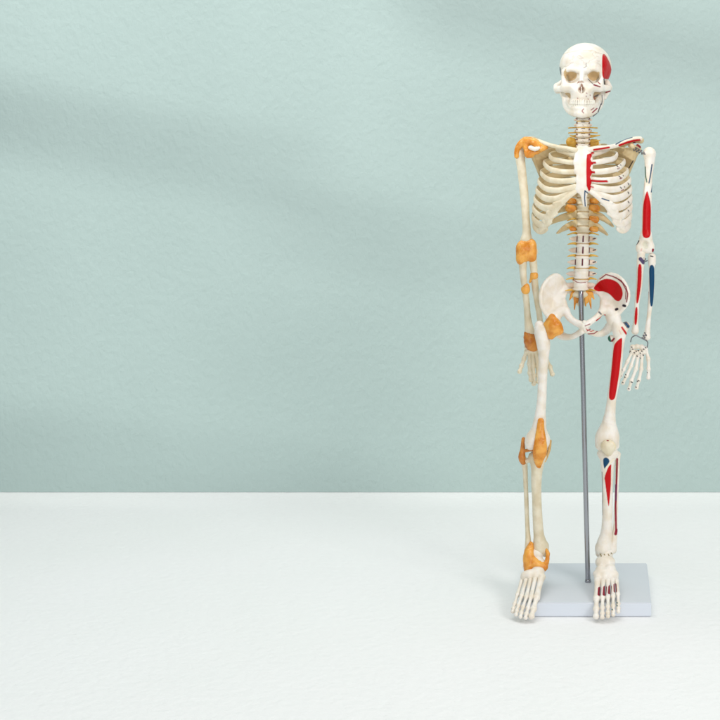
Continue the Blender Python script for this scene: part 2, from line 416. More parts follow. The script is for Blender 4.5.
# ---- spine
spine_x = lambda y: np.interp(y, [118,148,214,244,268,284,292],[583,583,583,583,582,580.6,580.3])
spine_v = lambda y: np.interp(y, [116,132,148,175,205,233,262,284,292],[2,0,10,24,22,10,2,4,8])
ys = [116,121.5,128,135.3,142.8,148]          # cervical boundaries seen in front
cerv = [114,117.5,121.5,128,133,138,143,148]
thor = list(np.linspace(148,233.5,13)); lumb = [233.5,244,256,268.2,279,290.5]
bounds = cerv + thor[1:] + lumb[1:]
def vertebra(i):
    y0, y1 = bounds[i], bounds[i+1]; ym = (y0+y1)/2; h = (y1-y0)/2
    x = float(spine_x(ym)); v = float(spine_v(ym))
    region = 'c' if i < 7 else 't' if i < 19 else 'l'
    w = 7.3 if region == 'c' else np.interp(i, [7,18],[5.6,6.6]) if region == 't' else np.interp(i, [19,23],[6.7,8.6])
    s = Body(.5, .1)
    g = .45
    e = (1, 1, .8)
    r = min(1.4, h*.6)
    # drum: rims top and bottom with a waist
    for yy, ww in ((y0+g+1, w), (ym, w*.88), (y1-g-1, w)):
        s.ell((x,yy,v),(ww, 1.9 if yy != ym else h+.3, ww*.78), 1.4)
    s.cap((x,ym,v+6),(x,ym+2,v+12),2.6,1.4,1.5,(.7,1,1))
    tl = {'c':1,'t':9,'l':8}[region]
    for d in (-1,1):
        vv = v+(3 if region != 't' else 6)
        rt = 3.1 if region == 'l' else 1.6
        s.cap((x+d*w*.6,ym,vv),(x+d*(w+tl*(.38 if region == 'l' else .55)),ym+(.3 if region!='t' else -1),vv+3),rt,rt*.8,1)
        if region == 'l': s.cap((x+d*w,ym,vv+1),(x+d*(w+tl*.8),ym,vv+3),1.2,1,1)
        s.cap((x+d*4,ym-h*.6,v+7),(x+d*4.4,ym+h*.8,v+8),1.9,1.7,1)
    pn = []
    if region == 'l' and i < 23:
        for dx, wd in ((-w+.6,.5),(0,.8),(w-.7,.45)):
            if i < 22 or dx > 0: pn.append(('s', [(x+dx+.3, ym-h*.45),(x+dx, ym+h*.5)], wd, (*srgb((92,22,40)),1), .8))
        pn.append(('s', [(x+w+3.3,ym-.3+h*.1),(x+w+5.6,ym-.3)], .6, BLK, .8))
    if i == 23: pn.append(('s', [(x-w+1,ym-5),(x-w*.4,ym-2.5),(x,ym-2),(x+w*.6,ym-2.4)], .35, DRED, .8))
    if region in 'lc': pn.insert(0, ('f', lambda a,b,vv: (abs(a-x) > w*.8)*.5, 0, (*srgb((226,180,150)),.7)))
    if region == 'c' : pn += [('s', [(x-1.5,y0+.5),(x+1.8,y0+.4)], .35, BLK), ('s', [(x-.5,ym),(x+.6,ym+1)], .25, (*DRED[:3],.6)),
                              ('s', [(x-w+.3,y0+.8),(x-w+1.4,y0+1.5)], .8, (*srgb((104,56,44)),.9), .9), ('s', [(x+w-.5,y0+1),(x+w-1.2,y0+1.8)], .7, (*srgb((104,56,44)),.9), .9)]
    o = s.build('vertebra', WHITE if region != 't' else IVORY, G, pn)
    # disc under the body
    if i < 23:
        dx = float(spine_x(y1)); dv = float(spine_v(y1))
        Body(.45).ell((dx,y1,dv),(w*.93,.85,w*.72),.5).build('disc', DISC if region != 'c' else NERVE, o)
    # nerve roots
    for d in (-1,1):
        yn = y1-.3; 
        if region == 'c':
            if i in (2,3): tube('nerve', [(x+d*5,yn,v+3),(x+d*10,yn,v+1),(x+d*14.5,yn+.3,v-1)], .6, .6, NERVE, o, sides=8)
            elif i >= 4:
                tube('nerve', [(x+d*5,yn-1.5,v+3),(x+d*10,yn-1.5,v+1),(x+d*(17 if d > 0 else 13),yn-2.5,v-1)], lambda t: 1.5*(1-t)+.4, .9, NERVE, o, sides=8)
        elif region == 't':
            if i >= 15: tube('nerve', [(x+d*5,yn,v+4),(x+d*10,yn,v+2),(x+d*16,yn+1.8,v+3)], lambda t: 1.2*(1-t)+.35, .8, NERVE, o, sides=8)
        else:
            tube('nerve', [(x+d*5,yn+.2,v+2),(x+d*10,yn-.4,v-1),(x+d*15.5,yn+.7,v-2)], lambda t: 1.35*(1-t)**.7+.3, .8, NERVE, o, sides=8)
    return o
for i in range(24): vertebra(i)
# amber blocks beside the neck and the lower thoracic spine
for x, y, rx, ry in ((572,142,3.6,4.8),(594,142.5,3.4,3.8),(571,208.5,5,4.2),(594.5,208.5,5,4),(572,201,4.4,3),(594,201,4.4,3),(594,219.5,4.6,3.8),(573,229,3.4,2.2),(594,229.5,4.6,2.6)):
    v = float(spine_v(y))
    Body(.5,.25).cap((x-rx*.55,y-.3,v+3),(x+rx*.55,y+.3,v+3),ry*.85,ry*.8,1.2).cap((x-rx*.6,y-ry*.5,v+3),(x+rx*.6,y-ry*.4,v+3),ry*.5,ry*.45,1).cap((x-rx*.6,y+ry*.5,v+3),(x+rx*.6,y+ry*.45,v+3),ry*.42,ry*.45,1).build('spinal_ligament', NERVE if y < 150 else LIG, G)

# ---- ribs: front points (a,b) as listed, running from the side of the chest to the sternum side
FR = {1:[(557,149.5,-6),(562,151.5,-17),(571,154,-27),(577,155,-31)],
      2:[(549.5,156,-4),(553,159.2,-15),(561,161,-25),(570,162.3,-31),(577,162.3,-33)],
      3:[(544,163.5,-3),(550,169,-18),(559,171.3,-27),(569,172,-32),(577,171.6,-34)],
      4:[(541.3,173.5,-3),(548,179.2,-19),(558,181,-29),(568,181,-33),(577,179.8,-34.5)],
      5:[(538.8,182.5,-3),(545.5,188.6,-19),(556,190.4,-29),(566,189,-34),(577,186.4,-35)],
      6:[(536.8,191.5,-3),(543.5,197.5,-19),(553,199.4,-29),(563,196.5,-33),(573,191.5,-34)],
      7:[(534.8,200.5,-3),(540.8,206.4,-18),(548.5,208.4,-28),(556,206,-31.5),(564,201.5,-32.5)],
      8:[(533.4,209.2,-3),(538.8,215.2,-17),(545,217.4,-25),(551,215.5,-28.5),(556.5,211.5,-30)],
      9:[(532.7,217.6,-2),(537.2,223,-15),(542.5,224.8,-21.5),(547,223.5,-24.5),(550.5,220,-26.5)],
      10:[(533.6,225.3,-1),(537,229.6,-11),(541,231,-17),(544.5,229.6,-20),(546.5,227.5,-22)]}
def flip(p, mode=0):
    x, y, v = p; d = 583-x
    f = np.interp(y, [150,165,185,200,215,230],[.98,1.07,1.06,1.0,.955,.95])
    return (583+d*f if d > 9 else 589-(x-577), y-np.interp(abs(d),[8,30,45],[0,.8,1.2]), v)
def rib(i, right):
    yb = 146.5+6.9*(i-1)
    if i <= 10:
        F = FR[i]; x0, y0, v0 = F[0]
        n = np.interp(i, [1,3,6,10],[.45,.8,1,1])
        back = [(577.5,yb,spine_v(yb)+3),(570,yb-.5,27+6*n),(x0*.35+577*.65-2,yb+.8,27+9*n),(x0*.72+577*.28-1,yb+(y0-yb)*.3,20+7*n),(x0*.95+577*.05,yb+(y0-yb)*.66,10+2*n)]
        pts = back+F
    elif i == 11: pts = [(577,214.5,20),(570,215.5,25),(561,218,27),(552,222,20),(546,225.5,10)]
    else: pts = [(577,224,14),(570,225.5,20),(563,229,20),(557,233.3,14)]
    if right: pts = [flip(p) for p in pts]
    if i == 11 and right: pts = [(589,214.5,20),(596,215,25),(603,218,26),(610,223.5,18),(613,226.5,10)]
    if i == 12 and right: pts = [(589,224.5,14),(596,226,19),(602,230,18),(607.5,235,12)]
    if 6 <= i <= 10: pass
    hh = (3.05 if right else 2.75)*(1.14 if 6 <= i <= 10 else 1)*np.interp(i,[1,2,4,10,12],[.8,.9,1.03,1.08,.75])
    pn = [('f', lambda a,b,v: np.clip((v-2)/8,0,1), 0, (*srgb((214,192,146)),.9))]  # rear of the rib painted tan to stand for shade inside the chest
    if right:
        if 3 <= i <= 7:
            yx = {3:(619.5,167),4:(622,177.6),5:(623.5,189),6:(624,199),7:(626,208)}[i]
            if i < 6: pn += [('s', [(yx[0]-3,yx[1]-1.5),(yx[0]-1.8,yx[1]-.6)], .55, BLK), ('s', [(yx[0],yx[1]+.5),(yx[0]-2,yx[1]+1.5)], .5, DRED), ('s', [(yx[0]+1,yx[1]-2.2),(yx[0]+1.4,yx[1]-1.8)], .5, BLK)]
        if i in (3,5,6,7,8): pn.append(('s', [(628.3,FR[i][0][1]+1),(628.8,FR[i][0][1]+2)], .6, BLK, .6))
        if i == 6: pn.append(('s', [(606,191.5),(612,193),(618.5,192.2)], .5, BLUE))
        if i == 7: pn.append(('s', [(603,199),(609,201),(617.5,201.2)], .75, BLUE))
        if i == 5: pn += [('s', [(588,186),(593,187.4)],.9,RED)]
        if i == 4: pn += [('s', [(586,180.6),(597,181),(607,181.6)], 1.15, RED)]
        if i == 3: pn += [('s', [(588,172.6),(594,172.3)], 1.1, RED)]
        if i == 2: pn += [('s', [(588,163),(595,162.5)], 1.2, RED)]
        if i == 1: pn += [('s', [(615.5,150),(616,151)], .6, BLK), ('s', [(588,154.5),(593,153)],1.2,RED)]
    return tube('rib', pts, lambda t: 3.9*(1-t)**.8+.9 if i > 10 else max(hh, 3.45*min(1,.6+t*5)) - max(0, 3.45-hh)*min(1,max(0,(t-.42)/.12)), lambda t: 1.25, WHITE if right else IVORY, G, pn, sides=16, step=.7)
for i in range(1,13):
    rib(i, False); rib(i, True)

def cartilage(right):
    f = flip if right else (lambda p: p)
    s = Body(.5,.12)
    m = [(577.5,189.5,-34,2.4),(571,194.6,-34.5,2.5),(564,200.5,-33.5,2.6),(557.5,208,-31,2.6),(551.5,217,-27.5,2.5),(547,225,-23.5,2.4),(541.5,230.3,-18,2.2)]
    s.chain([(*f(p[:3]), p[3]) for p in m], 1.5, (1,1,.75))
    ends = {6:(563,196.5,-33),7:(556,206,-31.5),8:(551,215.5,-28.5),9:(547,223.5,-24.5)}
    A = [(570,193.5,-34),(562,201,-33),(555.5,208.5,-30.5),(550,217.5,-27),(545.5,225.5,-22.5),(541,230,-17)]
    B = [(566,195.5,-33.3),(554,203.5,-31.2),(547.5,212,-28),(543.5,220.5,-23.5),(540.5,227.5,-18),(538,229.8,-13)]
    for a,b,c,d in zip(A[:-1],A[1:],B[:-1],B[1:]):
        s.tri(f(a),f(b),f(c),.8,1.6); s.tri(f(b),f(c),f(d),.8,1.6)
    pn = [('s',[(586,191.5),(592,198),(597.5,204)],.7,BLUE),('s',[(602,198.5),(609,200.8)],.6,BLUE),('s',[(609.5,216.4),(612,216.8)],.9,(*srgb((168,140,100)),.8))] if right else None
    s.build('costal_cartilage', WHITE if right else IVORY, G, pn)
cartilage(False); cartilage(True)

st = Body(.5,.06)
st.chain([(582.8,152.5,-31,7.6),(583,157,-32.5,7.4),(583.4,163,-34,6.6)],3,(1,1,.3))
st.chain([(583.4,162,-34,6.6),(583.9,174,-35.5,7),(584,183,-36,7),(584,188,-36,5)],3,(1,1,.32))
st.chain([(583,190.5,-35.5,3),(584,198,-35,2.3),(585,205,-34,1.9)],2,(1,1,.5))
st.ell((582.6,144.4,-31),(3.2,1.8,4),1,'s')
for i in range(2,8):
    x, y, v = FR[i][-1] if i < 6 else (577,[188,190.5][i-6],-34)
    st.cap((579,y,-35),(576,y,-34),2.3,2,1.5,(1,1,.6)); st.cap((585.5,y-.4,-35),(589,y-.6,-34),2.4,2.2,1.5,(1,1,.6))
redpoly = [(587,154.5),(590,153.4),(595,153.6),(595,154.8),(592,156),(590.5,159),(591.5,161.5),(596.4,163.2),(591.5,165),(590.2,168),(591.5,170.6),(595.5,172.4),(591.5,174.4),(590.2,177),(591,179.6),(600,181),(591.5,183),(590.6,185.5),(594.5,188.4),(590.5,188.8),(592.4,194.4),(588.6,191),(586.6,186),(586.2,172),(586.4,160)]
tri_lines = [('s',[(585.3,206),(584.6,198),(584.9,190.8),(588,193.2),(592,198)],.6,BLUE)]
st.build('sternum', WHITE, G, [('p', redpoly, 0, RED, .9, 1)]+tri_lines)

# ---- shoulder girdle
Body(.5,.12).chain([(576,150.5,-31,3),(568,148.6,-29,2.3),(558,147,-24,2.2),(548,144.4,-15,2.1),(539,141.4,-8,2.4),(532,140,-3,2.8)],1.5,(1,.9,1)).build('clavicle', IVORY, G)
Body(.5,.12).chain([(589,150,-31,3),(598,148,-29,2.5),(608,147.2,-24,2.4),(616,145.6,-17,2.4),(625,141.8,-10,2.5),(634,139.2,-5,2.7),(640,138.6,-2,2.4)],1.5,(1,.9,1)).build('clavicle', WHITE, G,
    [('s',[(594,149.8),(602,148.6),(609,147.4)],.95,RED,.9),('s',[(619.5,145.4),(628,142.2),(634,140.6),(639.4,140.2)],1.15,RED,.9),('s',[(616,144.2),(624,139.6),(632,137.2)],.6,BLUE,.95)])
def scapula(right):
    s = Body(.55,.15)
    if not right:
        g=(530,150,4); t=(558,148,33); b=(544,184,24); m=(545,158,20); c1=(534,160,9); sp=(556,153,34)
        ac=[(556,153,36,1.6),(545,145,26,2),(534,140,12,3),(528,140,4,3.2)]; cor=[(536,149,4,2.6),(540,146,-6,2.3),(537,148,-11,2.4)]
    else:
        g=(638,149,4); t=(610,147,33); b=(624,183,24); m=(624,156,20); c1=(634,160,9); sp=(612,153,34)
        ac=[(612,153,36,1.6),(624,145,26,2),(634,140.5,12,2.6),(641,140.5,5,2.8)]; cor=[(633,148,4,2.4),(630,145,-5,2.1),(633,146.5,-9,2)]
    for a_,b_ in ((g,t),(t,b),(b,c1),(c1,g)): s.tri(m,a_,b_,.75,1.5)
    s.chain([(*g,2.6),(*c1,1.5),(*b,1.5)],1.5); s.chain([(*t,1),(*b,1.2)],1); s.ell(g,(3.2,5,4),2)
    s.chain(ac,2); s.chain(cor,2)
    pn = [('s',[(633,141.5),(640,147)],1,DRED,.5),('s',[(633,161),(629,168)],.55,BLK,.9)] if right else None
    s.build('scapula', SHADED, G, pn)
scapula(False); scapula(True)
# amber shoulder ligaments
s = Body(.45,.3); s.chain([(516.6,156,-4,2.2),(516.8,150,-5,2.4),(520,144.5,-6,3),(526,140.8,-7,3.8),(533,141.5,-8,3.4),(540,144.5,-11,2),(547,147.8,-14,1)],2)
s.chain([(527,142,-7,3.4),(526.4,149,-8,2.6),(528.5,154.5,-8,3.4),(532,155,-8,2.2)],2.2).chain([(534,143,-9,2.4),(541,149,-12,2.2),(546,147.5,-14,1.2)],2).chain([(529,152,-9,2.4),(537,152.4,-9,1.8),(541,150,-10,1.4)],2)
s.ell((519.5,150.5,-10),(2,2.4,3),1,'s')
s.build('shoulder_ligament', LIG, G)
Body(.5,.1).chain([(530,147.5,-12,1.8),(535,149.2,-13,2.2),(539,148,-14,1.4)],1.5).build('coracoid_tip', WHITE, G)
coil('shoulder_spring', (633,148.5,-2),(645,153.5,-3),1.9,4.5,.45,WIRE,G)
tube('shoulder_wire', [(632,147,-4),(637,148,-7),(642,152,-8),(646,155,-5)], .4,.4, WIRE, G, sides=6)

# ---- arms
Body(.55,.15).ell((519.5,152,0),(5.2,6,5.5)).chain([(519.8,154,0,5),(521,164,0,4.3),(522.6,178,0,4.1),(524.3,195,-1,4),(525.6,214,-2,3.6),(526.6,230,-3,3.9),(526.5,240,-3,5)],2).chain([(526.5,240,-3,4.6),(521.5,250,-3,4.4)],3).chain([(526.5,240,-3,4.6),(532.5,250,-3,4.4)],3).cap((520,252,-3),(534,252,-3),4,4,2).build('humerus', IVORY, G)
Body(.55,.15).ell((649,153.5,-1),(6,6.5,6)).chain([(650,154,-1,5.6),(649.6,162,-1,4.8),(648.6,178,-1,3.6),(647.6,192,-2,4.1),(646.6,212,-3,4.3),(646.2,228,-4,4.1),(646,236,-4,5)],2).chain([(646,236,-4,4.6),(640,246.5,-4,3.8)],3).chain([(646,236,-4,4.6),(650.5,246.5,-4,3.8)],3).cap((640,249.5,-4),(650,249.5,-4),4,4,2).ell((645.5,244,-9),(3,3,3),1.5,'s').build('humerus', WHITE, G,
   [('p',[(647.2,190),(649,196),(651,205),(650.8,225),(650.6,238),(642,238),(642.6,222),(643,205),(645,196)],0,RED,.7),
    ('s',[(645.2,167),(645.6,176),(646.8,182)],.55,GRN,.8),('s',[(652,164.5),(650.5,175),(649,183)],.6,BLUE,.8),('s',[(652.6,184),(651.4,192)],.5,BLUE,.8),
    ('s',[(638.5,241),(636,244.5)],.9,BLK,.9),('s',[(653,249.5),(652.8,251)],1.1,DRED,.9),('s',[(641.5,249),(640.5,254)],.6,PINK),('s',[(644.5,244),(646,247)],2.2,(*srgb((208,208,186)),.6))])
s = Body(.5,.25); s.ell((521.5,250,-6),(5.6,8.6,5.4),4).ell((532,247.5,-6),(4.8,8.2,5.6),4).ell((520.6,258.5,-6),(4.8,6.2,4.8),4).ell((532,256,-6),(4.4,6.4,4.8),4).ell((526.5,250,-6),(7,11,4.8),4)
s.cap((517,256,-11),(527,252.5,-12.5),.9,1.4,1.4,op='s')
s.build('elbow_ligament', LIG, G)
for n, pts in (('radius', [(522.8,262,-4,4),(523,272,-4,3.2),(524.4,286,-3,2.8),(526.5,302,0,2.9),(527.6,316,3,3.1),(528.5,324,5,3.8),(529.5,331,6,4.8)]),
               ('ulna', [(532.5,258,-4,4),(533.8,268,-3,3.4),(534.8,283,-1,3.2),(537,300,3,2.9),(539.6,316,7,2.6),(540.5,327,9,2.8)])):
    Body(.5,.12).chain(pts,1.8).build(n, IVORY, G)
Body(.5,.2).ell((525.5,289.5,-3),(4.6,5,4.2)).ell((526,286,-3),(3.4,3,4)).build('forearm_ligament', LIG, G)
Body(.5,.2).ell((534.2,275.5,-3),(4,4.6,4.1)).cap((534,272,-3),(530,282,-2.6),2.2,1.2,2).build('forearm_ligament', LIG, G)
Body(.5,.3).chain([(529,334,6,4.6),(530.5,341,7,6.4),(534,346,8,5.6)],2.5).cap((530,345,8),(541,343,9),5,4,2).build('wrist_ligament', LIGD, G)
# right forearm
Body(.5,.1).chain([(641.2,254,-5,3.6),(640.6,262,-5,3.7),(640,272,-5,3.2),(638.8,290,-3,2.7),(637,303,-2,2.1),(636.5,312,-1,2.2),(635.6,323,0,2.4),(635.2,331,0,3.6)],1.8).build('ulna', WHITE, G,
  [('p',[(638,264),(641.8,264),(641.6,280),(639.6,296),(638,303.5),(636,303.5),(637.3,285)],0,RED,.7),('p',[(635.6,307),(637.6,307),(637.6,316),(636.6,325),(634.4,325),(634.6,315)],0,RED,.7),
   ('s',[(640.5,259),(643.5,262.5)],1.9,(*srgb((58,44,92)),.95),.8)])
Body(.5,.1).chain([(652,257,-3,3.9),(652,263,-3,3.8),(651.6,268,-3,2.7),(651.6,285,-2,2.9),(650.8,300,-1,2.5),(649.4,312,0,2.1),(648,325,0,2.4),(647,334,0,3.2),(646.6,336.5,0,4.2)],1.6).build('radius', WHITE, G,
  [('p',[(649,265),(654.6,265),(654.4,285),(653,306.5),(650,306.5),(649.4,285)],0,BLUE,.8),('s',[(648.4,292),(647.6,304),(646,318)],.5,DRED,.8),('s',[(650.5,256),(653,256.5)],.6,BLK,.8)])
coil('elbow_spring', (640.5,256,-6),(646,262,-6),2,3,.5,WIRE,G)
tube('wrist_spring', [(630.6,342,-2),(632,337.5,-3),(636,335.6,-4),(641,338,-4),(646,340.5,-3),(647.8,343,-2),(647,348,-1)], .55,.55, WIRE, G, sides=8)
coil('wrist_spring', (643,338.5,-5),(646,333,-5),1.7,2.2,.45,WIRE,G)

# ---- hands
def hand(carp, digits, mat, dots=None, v=0):
    s = Body(.42,.15)
    for c in carp: s.ell((c[0],c[1],v+c[2]),(2.9,2.7,2.6),.7)
    pn = [('s',[(x,y),(x+.5,y+.4)],.55,BLK,.6) for x,y in (dots or [])]
    h = s.build('hand', mat, G, pn)
    for nm, pts, r in digits:
        d = Body(.4)
        for a,b in zip(pts[:-1],pts[1:]):
            a = np.array(a,float); b = np.array(b,float); u = (b-a)/np.linalg.norm(b-a)
            d.bone(a+u*.3, b-u*.5, r*1.32, r*1.02, .6)
        d.build(nm, mat, h, pn)
hand([(527,347,0),(531,346,0),(535,347,0),(539,347.5,0),(528,351,0),(532,351,0),(536,351,0),(540,351.5,0)],
     [('finger',[(526.5,351,10),(524,359,10),(521.5,366,8),(519.5,372,5)],1.8),
      ('finger',[(529.5,352,10),(529.5,364,10),(530,373,8),(531,380,5)],1.9),
      ('finger',[(532.5,352,10),(533,366,11),(533.5,376,9),(533.8,384,6)],1.9),
      ('finger',[(536,352,10),(537.5,366,12),(538,375,11),(538.3,382,8)],1.8),
      ('thumb',[(541,351,9),(546.5,360,8),(550,367,6),(552.5,374.5,3)],1.9)], IVORY, v=9)
dots = [(630,351),(632.5,349),(634,352.5),(636,351),(638,350.4),(640,353),(637,356),(641.5,351),(643.5,349),(643,355),(645,356.5),(640,358),(631.5,347),(645.5,347.5),
        (621.5,369.5),(620.6,375.6),(624.6,377),(622.6,382.4),(631.2,381.8),(628.6,388.6),(636.8,381),(635.8,387),(646.6,372.2),(629,352),(638.5,380.5),(632,382.2),(625.5,374.5)]
hand([(632.5,347,0),(637,346.5,0),(641.5,347,0),(645,348.5,0),(632,351.5,0),(636,352.5,0),(640,352.5,0),(644,352,0)],
     [('finger',[(631.5,353,0),(627.5,361.5,-3),(623.5,370,-4),(620.6,376.6,-3)],1.35),
      ('finger',[(634.6,355,0),(631,366,-3),(626.6,376,-5),(622.8,383.5,-4)],1.45),
      ('finger',[(638.2,356,0),(636,369,-3),(631.4,381,-5),(628.8,389.5,-4)],1.5),
      ('finger',[(642,355.5,0),(641.4,369,-3),(639,380,-5),(636.6,388,-4)],1.5),
      ('thumb',[(646,350,0),(648.4,359,-2),(648.6,369,-3),(648.4,378,-3)],1.6)], WHITE, dots)
h_ = [o for o in C.objects if o.name.startswith('hand')][-1]

# ---- pelvis
def hip(right):
    s = Body(.55,.15)
    if not right:
        crest=[(564.5,284,11),(561.5,278.5,6),(556.5,275,0),(550.5,277.3,-5),(545.5,282.5,-9),(541.8,289.5,-14),(540.6,298,-16),(542,306.5,-15),(545.5,313,-12),(549.5,318,-10)]
        brim=[(564.5,284,11),(567,290,10),(564.5,296,5),(563.6,303,0),(563,310,-5),(558,316,-8),(549.5,318,-10)]
        M=(553.5,297,2); sac=[(564.5,284,11),(567,290,10),(574,288,13),(573,294,13)]
        ac=(553,321,-8); br=[(563.8,302,0,2.6),(565.8,311,-7,3.3),(569.5,317.5,-13,3.2),(575,322,-17,3),(583,325.5,-21,3.6)]
        isch=[(555,326,-4,5.5),(560,334,2,4.4),(566,337,-2,3.2),(574,336,-10,2.6),(582,331,-19,3)]; lnk=[(553,318,-8,6),(560,312,-7,4.5),(566,311,-8,3.4)]
    else:
        crest=[(597.5,286,11),(599.5,280.5,6),(604.5,276,1),(611,274.3,-2),(617.5,276.3,-5),(623,281,-9),(627,288,-14),(628.4,296,-16),(626.6,304,-15),(621,311,-12),(617,315,-10)]
        brim=[(597.5,286,11),(596.5,291,10),(600.5,296,5),(602.8,303,0),(603,310,-5),(608,314,-8),(617,315,-10)]
        M=(612.5,297,2); sac=[(597.5,286,11),(596.5,291,10),(589,288,13),(590,294,13)]
        ac=(613,318,-8); br=[(602.8,302,0,2.5),(602,310,-8,2.9),(597.5,316.5,-14,2.7),(592,320.8,-18,2.6),(586,325,-21,3.4)]
        isch=[(612,324,-3,5),(606,331,2,3.8),(600,334,-3,2.8),(593,333,-10,2.6),(586,330,-19,2.8)]; lnk=[(613,316,-8,5.5),(608,311,-7,4.2),(603,311,-8,3)]
    th = 1.2
    for L_ in (crest, brim):
        L_ = [tuple(p) for p in spline(L_, 3.5)]
        for a,b in zip(L_[:-1], L_[1:]): s.tri(M,a,b,th,2.2)
    s.tri(sac[0],sac[1],sac[2],2,2); s.tri(sac[1],sac[2],sac[3],2,2)
    s.chain([(*p, 1.7) for p in spline(crest, 3)], 1.2)
    s.chain(br,2.5); s.chain(isch,2.5); s.chain(lnk,3); s.ell(ac,(7,7.5,7),3)
    pn = []
    if right:
        pn = [('p',[(593,288.5),(596.5,284),(600.5,280.3),(606,278.6),(612,279.3),(618,282.5),(621.8,288),(623,294),(621.5,299),(619,301.5),(615.5,300.6),(612.5,297),(608.5,293.3),(603,291.3),(597,291.6)],0,RED,.6),
              ('s',[(600,279),(606,274.5),(613,276.5),(621,280.5),(626,287),(627.8,294),(626.6,302)],.55,DRED,.9),('s',[(616,277.5),(622.5,283),(626,290),(625.6,299)],.4,DRED,.9),
              ('s',[(623.5,305.5),(625,306)],1.3,BLK,.7),('s',[(616,309.5),(617.2,309)],1.3,BLK,.7),('s',[(596.5,320.5),(601,317.5),(605,315)],.7,RED,.8),
              ('s',[(587,331),(592,328),(596,325)],.5,DRED,.9),('s',[(588,334),(594,333.6),(599,330)],.5,DRED,.9),('s',[(585,326),(590,324)],.4,DRED,.9),('s',[(586,329),(591,331.5),(597,329)],.4,RED,.9),
              ('s',[(599,312),(601,314)],.8,SLATE,.9)]
    s.build('hip_bone', WHITE if not right else WHITE, G, pn)
hip(False); hip(True)
Body(.5).cap((584.3,322.5,-22),(584.3,329,-21),2.4,2.2,1).build('pubic_disc', WHITE, G, [('s',[(583,325.5),(586,324.5)],.5,DRED)])
Body(.55,.2).ell((580.5,294,9),(11,5,7)).tri((569,290,12),(593,290,12),(581,306,20),2.2,2).ell((581,301,16),(6,6,4),2).build('sacrum', IVORY, G)
s = Body(.45,.2)
for x0,x1,y1 in ((573,569.5,300),(575.5,574.5,309.5),(578,577.3,303),(587,587.6,303),(589,591,308.5),(585.5,585.7,306),(591,594,299)):
    s.cap((x0,293,6),(x1,y1,6),2.2,.6,1.2)
s.build('sacral_nerves', LIG, G)
tube('hip_spring', [(599,311,-4),(600,314.5,-8),(603,315,-9),(604,312.5,-8)], .5,.5, WIRE, G, sides=6)

# ---- legs
Body(.55,.15).ell((551,325,-8),(6,6,6)).chain([(551,325,-8,5),(543,331,-9,5.4)],3).chain([(539.3,325,-9,4.2),(541.3,333,-9,6.6),(543.5,345,-9,6.4),(543.8,356,-9,4.9),(542.8,375,-9,4.3),(541.8,398,-9,4.4),(540.6,412,-9,5),(539.6,424,-9,6.4),(538,434,-9,8)],2.5,(1,1,.9)).ell((532,442,-8),(7.6,8.6,9),7).ell((542.5,441.5,-8),(7.6,9,9),7).build('femur', WHITE, G)
s = Body(.5,.2); s.chain([(553,319.5,-12,3.4),(556.5,325,-13,5),(559,330.5,-12,3.6)],4).tri((552,317.5,-12),(560,331,-13),(551,336,-12),2.4,4).tri((552,317.5,-12),(546,324,-12),(551,336,-12),2.6,4).ell((552.5,327,-13),(6,7,5.5),4); s.build('hip_ligament', LIG, G)
Body(.55,.12).ell((614.5,317.5,-8),(6,6,6)).chain([(614.5,317.5,-9,5),(617,324,-10,5),(618,331,-10,5.4)],3).chain([(626,325.5,-9,3.6),(621.5,331,-10,5.4),(619,342,-10,5.4),(617.8,352,-10,5.1),(616,372,-10,5.2),(612.8,392,-10,4.5),(611.2,404,-10,4.5),(609.8,416,-10,5.6),(608.6,426,-9,7.6)],2.5,(1,1,.9)).ell((611,338.5,-6),(3.2,3.4,4),3).ell((602.6,439,-8),(7.8,10,9),8).ell((611.6,439,-8),(8,10,9),8).ell((607.5,446,-6),(11.6,6,8),4).build('femur', WHITE, G,
  [('p',[(622.4,336.4),(622,345),(621,358),(619.2,374),(616.6,390),(615,398.6),(612,400.6),(609.2,399.2),(608.8,394),(610.4,380),(612.2,362),(613.4,348),(615,343)],0,RED,.8),
   ('s',[(624.5,321.6),(628,326.4)],1.9,SLATE,.9),('s',[(625.8,323.4),(628.6,327)],.9,BLUE,.9),('s',[(622,327.5),(626.4,334)],1,RED,.9),('s',[(608.6,336.5),(610,341)],1.4,GRN,.9),('s',[(612,341),(614,338.6)],.9,DRED,.9),('s',[(619,330),(621,334)],.35,PINK,.9)])
# left knee
s = Body(.5,.18); s.chain([(540.8,421,-15,2.9),(540.6,431,-16,4),(540.4,440,-18,5.6),(540,450,-19,6.8),(538.6,459,-17,4.8),(538.2,468,-14,1.8)],2.5,(1,1,.6)); s.build('knee_ligament', LIG, G)
Body(.5,.1).ell((540.4,448,-19.5),(5.2,6,3.4),1).build('patella', LIG, G)
Body(.5,.25).chain([(523.4,439,-6,1.6),(522.8,449,-6,2.2),(521.8,457,-6,3.4),(523.4,462,-6,2.6)],2).cap((524,451,-7),(533,449.5,-12),1.5,2.1,1).build('side_ligament', LIGD, G)
Body(.5,.1).chain([(550.4,441,-9,1),(549,450,-10,1.4),(545,461,-9,1.1)],2).build('side_ligament', DISC, G)
Body(.55,.1).ell((538,456,-8),(9.6,5.4,8.5),3).cap((526,461,-6),(533,459,-7),2,3,3).chain([(537.5,460,-9,7.4),(537,469,-10,5.6),(536.4,482,-9,4.9),(536.8,500,-8,4.4),(537.8,522,-7,4.7),(539,536,-6,5.1),(540,544,-6,6.8),(540,549,-7,7)],2.5).cap((545,546,-6),(545.6,554,-6),4,3,2).build('tibia', IVORY, G)
Body(.5,.1).chain([(523.8,460,-3,3.6),(525,468,-3,2.6),(526,490,-2,2.2),(527.2,522,-2,2.1),(528,538,-4,2.6),(528.2,549,-6,3.6)],1.5).build('fibula', IVORY, G)
